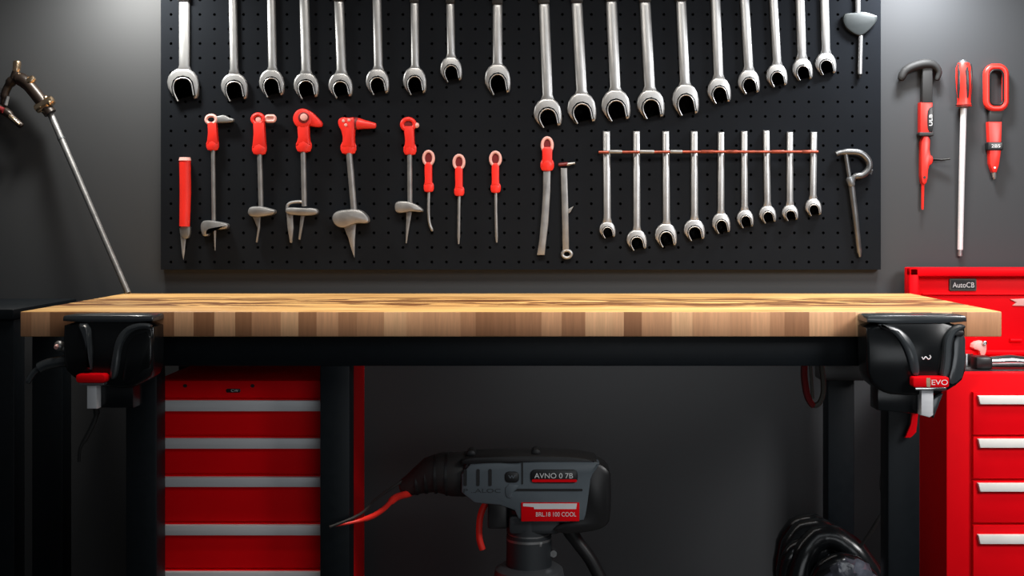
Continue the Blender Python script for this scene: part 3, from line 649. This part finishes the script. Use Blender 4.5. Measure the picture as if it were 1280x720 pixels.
# ratchet lying in the chest's tray
zr0 = zh + 0.002
def wl(px, Y, z): return Vector(((px - VX) * Y / F, Y, z))
root = thing('ratchet', 'chrome ratchet with black head lying in the open chest tray', 'ratchet', wl(1245, 3.08, zr0))
mb = MB(root); P = [wl(1236, 3.07, zr0 + .016), wl(1262, 3.07, zr0 + .018), wl(1290, 3.075, zr0 + .014), wl(1340, 3.08, zr0 + .012)]
mb.tube3([p - mb.o for p in P], [.013, .0155, .012, .010], 14); mb.build('handle', 'chrome')
mb = MB(root); mb.box((1216 - VX) * 3.07 / F, (1237 - VX) * 3.07 / F, 3.045, 3.095, zr0, zr0 + .030, .006); mb.build('head', 'black')
root2 = thing('socket', 'small dark steel socket at left end of chest tray', 'socket', wl(1208, 3.13, zr0))
mb = MB(root2); o = mb.o
mb.tube3([wl(1208, 3.13, zr0) - o, wl(1208, 3.13, zr0 + .03) - o], .016, 16); mb.build('socket_body', 'chrome')

# ------------------------------------------------------------------ dark rack at the far left
root = thing('side_rack', 'black steel rack standing left of the workbench, mostly in shadow', 'rack', (-1.43, 3.07, 0))
mb = MB(root); mb.box(-1.72, -1.178, 2.87, 3.26, 0.865, 0.889, .003); mb.build('top', 'frame')
for x in (-1.72, -1.178 - .078):
    for y in (2.88, 3.17):
        mb = MB(root); mb.box(x, x + .076, y, y + .06, 0, 0.865, .003); mb.build('post', 'frame')
mb = MB(root); mb.box(-1.71, -1.19, 2.89, 3.22, 0.14, 0.16, .003); mb.build('lower_shelf', 'frame')

# ------------------------------------------------------------------ puller bar leaning on the wall
root = thing('slide_puller', 'steel rod with black bronze hooked head leaning on wall at left', 'puller', W(160, 367, 3.268))
def lp(px, py, Y): return W(px, py, Y) - root.location
A, Bp = lp(160, 366.2, 3.268), lp(62, 140, 3.33)
mb = MB(root); mb.tube3([A, A + (Bp - A) * .5, A + (Bp - A) * .82, Bp], [.0078, .0078, .0085, .0085], 12); rod = mb.build('rod', 'steel_dull')
mb = MB(root); mb.tube3([A + (Bp - A) * .845, A + (Bp - A) * .855], .0098, 12); mb.build('stop_ring', 'gunmetal', rod)
Yh = 3.325
mb = MB(root, Yh); mb.tube(cr([(64, 142), (54, 128), (43, 114), (34, 104), (25, 99), (16, 102), (9, 113), (6, 124), (6, 134)], 4), [8] * 12 + [8.5] * 6 + [6.5] * 4 + [5] * 6 + [3.5] * 5, 12, d=-0.006); hd = mb.build('hooked_head', 'bronze')
mb = MB(root, Yh); mb.tube([(50, 136), (66, 126)], [6.5, 6.5], 10, d=-0.012, dome=True); mb.ball(65, 129, -.018, 4); mb.ball(54, 134, -.018, 3.6); mb.ball(59, 123, -.012, 3.2); mb.build('brass_collar', 'brass', hd)
mb = MB(root, Yh); mb.tube([(20, 99), (22, 90)], [6, 5], 10, d=-0.008); mb.build('post', 'bronze', hd)
mb = MB(root, Yh); mb.tube([(22, 90), (23, 79)], [4.6, 5], 12, d=-0.008, dome=True); mb.build('brass_cap', 'brass', hd)
mb = MB(root, Yh); mb.tube([(38, 103), (43, 99)], [6, 5], 12, d=-0.010, dome=True); mb.build('brass_bolt', 'brass', hd)
mb = MB(root, Yh); mb.tube([(10, 132), (13, 121)], [2.4, 2.0], 8, d=-0.014); mb.build('pin', 'steel_dull', hd)
mb = MB(root, Yh); mb.tube(cr([(-14, 134), (-2, 136), (9, 140), (18, 148), (28, 157)], 4), [6.5] * 6 + [5.5] * 5 + [4] * 6, 10, d=-0.010, dome=True); mb.build('claw', 'bronze', hd)
mb = MB(root, Yh); mb.tube(cr([(-12, 133), (0, 135.5), (9, 139)], 4), 3.6, 10, d=-0.022); mb.build('red_band', 'darkred', hd)
mb = MB(root, Yh); mb.tube([(16, 146), (27, 156)], [2.4, 2.2], 10, d=-0.0175, dome=True); mb.build('claw_edge', 'brass', hd)

# ------------------------------------------------------------------ heat gun on its stand
YD = 2.90
root = thing('power_drill', 'grey and black corded power tool clamped upright on stand beneath bench', 'power tool', W(665, 640, YD))
mb = MB(root); mb.prism(chaik([(576, 574), (600, 571), (700, 570), (738, 574), (750, 580), (752, 625), (734, 648), (716, 652), (652, 652), (640, 630), (577, 627)], 1), 0.0, 0.09, 4, .015, back=True); body = mb.build('housing', 'greydark')
mb = MB(root); mb.prism(chaik([(577, 580), (620, 577), (644, 579), (655, 576), (742, 576), (750, 577), (747, 584), (739, 594), (737, 610), (733, 640), (729, 652), (650, 652), (641, 632), (577, 626)], 1), -0.012, 0.02, 3); side = mb.build('side_panel', 'greyplastic', body)
mb = MB(root); mb.prism(chaik([(728, 573), (750, 578), (761, 586), (764, 596), (764, 648), (757, 660), (735, 666), (700, 668), (686, 660), (722, 645), (726, 620), (728, 590)], 1), -0.009, 0.09, 5, .015, back=True); mb.build('rear_cap', 'black')
mb = MB(root); mb.prism(chaik([(577, 573), (600, 570), (700, 569), (742, 574), (748, 578), (660, 579), (577, 582)], 1), -0.008, 0.092, 2); mb.build('top_cover', 'black')
for x, y in ((588, 568), (670, 566.5)):
    mb = MB(root); mb.prism(chaik([(x - 7, y + 4), (x - 4, y - 3), (x + 4, y - 3), (x + 7, y + 4)], 1), .02, .06, 1); mb.build('top_lug', 'black')
for x in (582, 598, 613):
    mb = MB(root); mb.prism(rrect(x - 2, 585, x + 2, 606, 1.5), -0.0135, -0.005); mb.build('vent_slot', 'black', side)
mb = MB(root); mb.prism(rrect(631, 588, 649, 602, 5), -0.0145, -0.005, 1.5); bdg = mb.build('round_badge', 'black', side)
text(root, 'w', 640, 594.5, YD, -0.0148, 4, 'greyplastic', bdg, 9)
mb = MB(root); mb.prism(rrect(652, 577, 654, 604, .8), -0.0132, -0.005); mb.prism(rrect(641, 609.5, 728, 612.5, 1), -0.0132, -0.005); mb.build('seam', 'black', side)
mb = MB(root); mb.prism(chaik([(641, 614), (648, 609), (648, 604), (632, 604), (632, 620), (641, 622)], 1), -0.0145, -0.005, 1.2); mb.build('step_ridge', 'greyplastic', side)
text(root, 'P ..ALOC', 603, 612, YD, -0.0125, 5, 'greydark', side, 46)
mb = MB(root); mb.prism(rrect(663, 585.5, 722, 602.5, 6), -0.0150, -0.004, 1.2); np_ = mb.build('name_plate', 'black', side)
mb = MB(root); mb.prism(rrect(665, 597.5, 721, 601, 1.5), -0.0153, -0.01); mb.build('red_stripe', 'redpaint', np_)
text(root, 'AVNO 0 7B', 692, 593, YD, -0.0153, 6.5, 'ink', np_, 48)
mb = MB(root); mb.prism(rrect(651.5, 626.5, 724, 650, 1), -0.0145, -0.004, .8); lab = mb.build('red_label', 'redpaint', side, label='red and white printed label')
mb = MB(root); mb.prism([(654, 627.5), (721, 627.5), (720, 634.5), (668, 634.5), (667, 632), (654, 631)], -0.0150, -0.01); mb.build('label_white', 'ink', lab)
text(root, 'BRL.18 100 COOL', 695, 641, YD, -0.0149, 5.5, 'ink', lab, 50)
mb = MB(root); dd = .05; mb.tube([(580, 598, dd), (564, 598, dd), (549, 596.5, dd), (536, 599, dd), (522, 606, dd), (510, 612, dd), (503, 614, dd)], [28.5, 28, 26, 23, 17.5, 13.5, 11], 20, dome=True)
nz = mb.build('nozzle_boot', 'rubber')
for x, y, r in ((557, 597.5, 27.3), (543, 597.5, 24.8), (531, 601.5, 21.0), (519, 607.5, 16.8)):
    mb = MB(root); mb.tube([(x + 1.6, y, dd), (x - 1.6, y, dd)], r + 0.5, 20); mb.build('boot_ring', 'black', nz)
mb = MB(root); mb.prism(rrect(609, 626, 634, 664, 3), 0.02, 0.08, 2); trg = mb.build('trigger_block', 'black')
mb = MB(root); mb.tube(cr([(608, 632, .05), (601, 645, .05), (598, 660, .05), (598, 680, .05), (602, 694, .05)], 5), [3] + [4.2] * 19 + [4], 10, flat=.9); mb.build('trigger_lever', 'red', label='red curved lever')
mb = MB(root); mb.tube([(661, 640, .05), (661, 671.5, .05)], [28, 28.5], 24); mb.build('clamp_neck', 'greydark')
mb = MB(root); mb.prism(rrect(636, 645, 700, 668, 5), 0.0, 0.085, 3); mb.build('grip_block', 'greydark')
mb = MB(root); mb.tube(cr([(706, 658, .06), (720, 682, .06), (738, 706, .06), (750, 728, .06), (768, 765, .06)], 4), [10] * 4 + [8.5] * 13, 12); mb.build('rear_grip', 'black')

st = thing('tool_stand', 'grey cylindrical pedestal stand on the floor holding the power tool', 'stand', W(661, 200, YD + .05) * 1)
st.location = Vector(((661 - VX) * YD / F, YD + .05, 0))
mb = MB(st, YD)
def zpx(y): return CZ - (y - VY) * YD / F
def cyl(mb, y0, y1, r0, r1, seg=28):
    mb.tube3([Vector((0, 0, zpx(y0))), Vector((0, 0, zpx(y1)))], [r0 * YD / F, r1 * YD / F], seg)
cyl(mb, 674, 714, 28.5, 29); col = mb.build('column', 'greydark')
mb = MB(st, YD); cyl(mb, 671.8, 674.2, 27, 27); cyl(mb, 678, 681, 28.9, 28.9); mb.build('clamp_ring', 'steel_dull', label='dull steel ring')
mb = MB(st, YD); cyl(mb, 713.5, 718, 36, 43); cyl(mb, 718, 735, 43, 46); mb.build('flange', 'gunmetal')
mb = MB(st, YD); cyl(mb, 735, 865, 30, 34); mb.build('pedestal', 'greydark')
mb = MB(st, YD); mb.tube3([Vector((0, 0, .0)), Vector((0, 0, .02)), Vector((0, 0, .035))], [.16, .155, .06], 32); mb.build('base', 'gunmetal')
mb = MB(st, YD); mb.tube([(692, 697.5, .055), (692, 697.5, .035)], [5, 4.4], 12); mb.build('bolt', 'chrome', label='bright clamp bolt')
mb = MB(st, YD); mb.prism([(650, 678.3), (678, 679), (677, 684.5), (664, 684.5), (664, 682.5), (650, 682)], 0.005, 0.02, .5); mb.build('clamp_screw', 'steel_dull')

# its cords
drill = bpy.data.objects['power_drill']
mb = MB(drill); mb.tube(cr([*[(680 + (a - 680) * (1 + d / 2.9), 275 + (b - 275) * (1 + d / 2.9), d) for a, b, d in ((512, 617, .05), (500, 620, 0), (492, 624, -.06), (480, 636, -.14), (466, 645, -.21), (452, 650, -.26), (436, 654, -.275), (414, 658, -.28))]], 5), [4.6] * 12 + [3.2] * 12 + [2.6, 2.4, 2.2, 2.0, 1.8, 1.7, 1.6, 1.5, 1.3, 1.2, 1.0, .8], 10); mb.build('cord', 'red', label='red cord')
mb = MB(drill); mb.tube(cr([(504, 604, .05), (488, 612, .01), *[(680 + (a - 680) * (1 + d / 2.9), 275 + (b - 275) * (1 + d / 2.9), d) for a, b, d in ((470, 624, -.1), (450, 643, -.25), (412, 659, -.285))]], 5), 1.7, 8); mb.build('cord', 'rubber', label='thin black cord')

# ------------------------------------------------------------------ hose bundle on the floor, straps and cords
YO = 2.92
zf = YO / F
root = thing('hose_coil', 'bundled black hose coil standing on floor beside the right bench legs', 'hose', Vector(((1050 - VX) * YO / F, YO + .08, 0)))
floor_py = VY + CZ * F / YO
for k, (cx, cy, rx, ry, d, r, tilt) in enumerate([(1052, 772, 52, 98, .02, 16, -.20), (1042, 766, 46, 96, .06, 17, -.22), (1034, 762, 40, 94, .10, 16, -.16), (1066, 780, 46, 84, -.015, 12, -.3), (1050, 775, 44, 84, .045, 11, -.2)]):
    P = []
    for i in range(44):
        a = 2 * PI * i / 44; x, y = rx * math.cos(a), ry * math.sin(a)
        xx, yy = x * math.cos(tilt) - y * math.sin(tilt), x * math.sin(tilt) + y * math.cos(tilt)
        P.append((cx + xx, min(cy + yy, floor_py - r - 2), d + .012 * math.sin(3 * a + k)))
    mb = MB(root, YO); mb.tube(P, [r * (1 + .05 * math.sin(i * 2.2 + k)) for i in range(44)], 14, closed=True); mb.build('hose_loop', 'hose')
mb = MB(root, YO); mb.tube(cr([(1026, 742, .0), (1036, 716, -.02), (1054, 709, -.03), (1070, 716, -.03), (1078, 735, -.02), (1070, 775, 0), (1056, 800, .02)], 5), [10] + [15] * 6 + [18] * 12 + [16] * 12, 12, dome=True)
for v in mb.bm.verts:
    v.co += Vector((random.uniform(-1, 1), random.uniform(-1, 1), random.uniform(-1, 1))) * .006
mb.build('plastic_wrap', 'bag', label='crumpled glossy film around the coil')
mb = MB(root, YO); mb.tube(cr([(984, 770, .03), (985, 720, .03), (992, 698, .03), (1003, 690, .04), (1020, 686, .05)], 5), [10] * 8 + [11] * 13, 12, dome=True); mb.build('hose_end', 'hose')
mb = MB(root, 2.85); mb.tube(cr([(1112, 584, 0.02), (1106, 592, .02), (1104.5, 612, .02), (1109, 630, .02), (1110, 636, .02), (1100, 656, .03), (1086, 688, .06), (1074, 700, .07)], 5), 2.0, 8)
mb.build('cord', 'rubber'); mb = MB(root, 2.85); mb.tube(cr([(1113, 634, .02), (1104, 652, .03), (1094, 676, .05), (1084, 694, .07)], 5), 1.8, 8); mb.build('cord', 'rubber')
mb = MB(bpy.data.objects['bench_vise.001'], 2.60); mb.tube(cr([(116, 509, 0.015), (116.5, 518, 0.02), (113, 530, 0.02), (104, 548, .02), (96, 562, .02), (92, 580, .03)], 5), [4] * 6 + [3] * 12 + [2] * 8, 8); mb.build('cord', 'rubber')
sp = thing('hanging_strap', 'looped red and olive strap hanging under the front rail near right leg', 'strap', W(1016, 470, 2.76))
mb = MB(sp); mb.tube(cr([(1007, 440, 0), (1005, 466, 0), (1008, 490, 0), (1013, 503, 0), (1017, 507, 0)], 5), [4.4] * 14 + [4] * 7, 8, flat=1.6); mb.build('red_band', 'darkred', label='dark red half of the loop')
mb = MB(sp); mb.tube(cr([(1017, 507, 0), (1024, 504, 0), (1029, 490, 0), (1028, 466, 0), (1025, 440, 0)], 5), [3.4] * 21, 8, flat=1.6); mb.build('olive_band', 'strapgrey', label='olive half of the loop')
mb = MB(sp); mb.tube(cr([(1012, 440, 0), (1014, 470, 0), (1016, 498, 0)], 5), [2] * 11, 8); mb.build('inner_band', 'strapgrey')
sp = thing('hanging_strap', 'short bright red strap end hanging behind the right vise', 'strap', W(1142, 530, 2.645))
mb = MB(sp); mb.prism([(1141, 505), (1149, 505), (1145, 540), (1138, 547), (1131, 547), (1138, 530)], -0.003, 0.003, .8); mb.build('strap_end', 'redpaint')

# ------------------------------------------------------------------ light
def area(name, loc, target, sx, sy, power, col, spread=180):
    l = bpy.data.lights.new(name, 'AREA'); l.shape = 'RECTANGLE'; l.size = sx; l.size_y = sy; l.energy = power; l.color = col
    l.spread = math.radians(spread)
    o = bpy.data.objects.new(name, l); C.objects.link(o); o.location = loc
    o.rotation_euler = (Vector(target) - Vector(loc)).to_track_quat('-Z', 'Y').to_euler(); return o
area('downlight_left', (-1.05, 3.18, 1.785), (-1.05, 3.28, 1.0), .16, .06, 8.2, (1, .97, .90), 165)
area('downlight_right', (0.96, 3.18, 1.785), (0.96, 3.28, 1.0), .16, .06, 8.6, (.96, .98, 1), 165)
area('overhead_softbox', (0.2, 2.35, 2.35), (0.2, 2.95, 0.85), 1.9, .35, 12.5, (1, .92, .82), 85)
area('front_fill', (0.9, 0.6, 2.3), (0.2, 3.3, 1.0), 1.6, .8, 4.6, (.90, .96, 1))
area('low_fill', (0.6, 0.3, 0.75), (0.3, 3.3, 0.5), 1.4, .6, 5, (.93, .97, 1))
area('under_bench_fill', (0.25, 3.05, 0.80), (0.28, 3.36, 0.5), 0.7, .05, 0.55, (1, .99, .97))  # added fill light to brighten the wall under the bench
area('right_key', (1.9, 1.3, 1.9), (1.1, 3.1, 0.75), .7, .7, 9, (1, .98, .97), 80)
wd = bpy.data.worlds.new('studio'); bpy.context.scene.world = wd; wd.use_nodes = True
wd.node_tree.nodes['Background'].inputs['Color'].default_value = (.9, .95, 1, 1)
wd.node_tree.nodes['Background'].inputs['Strength'].default_value = 0.05

# ------------------------------------------------------------------ camera
cam = bpy.data.cameras.new('camera'); co = bpy.data.objects.new('camera', cam); C.objects.link(co)
co.location = (0, 0, CZ); co.rotation_euler = (PI / 2, 0, 0)
cam.sensor_width = 36; cam.lens = F / 1280 * 36
cam.shift_x = (640 - VX) / 1280; cam.shift_y = (VY - 360) / 1280
cam.clip_start = 0.05
bpy.context.scene.camera = co
bpy.context.scene.view_settings.view_transform = 'Standard'
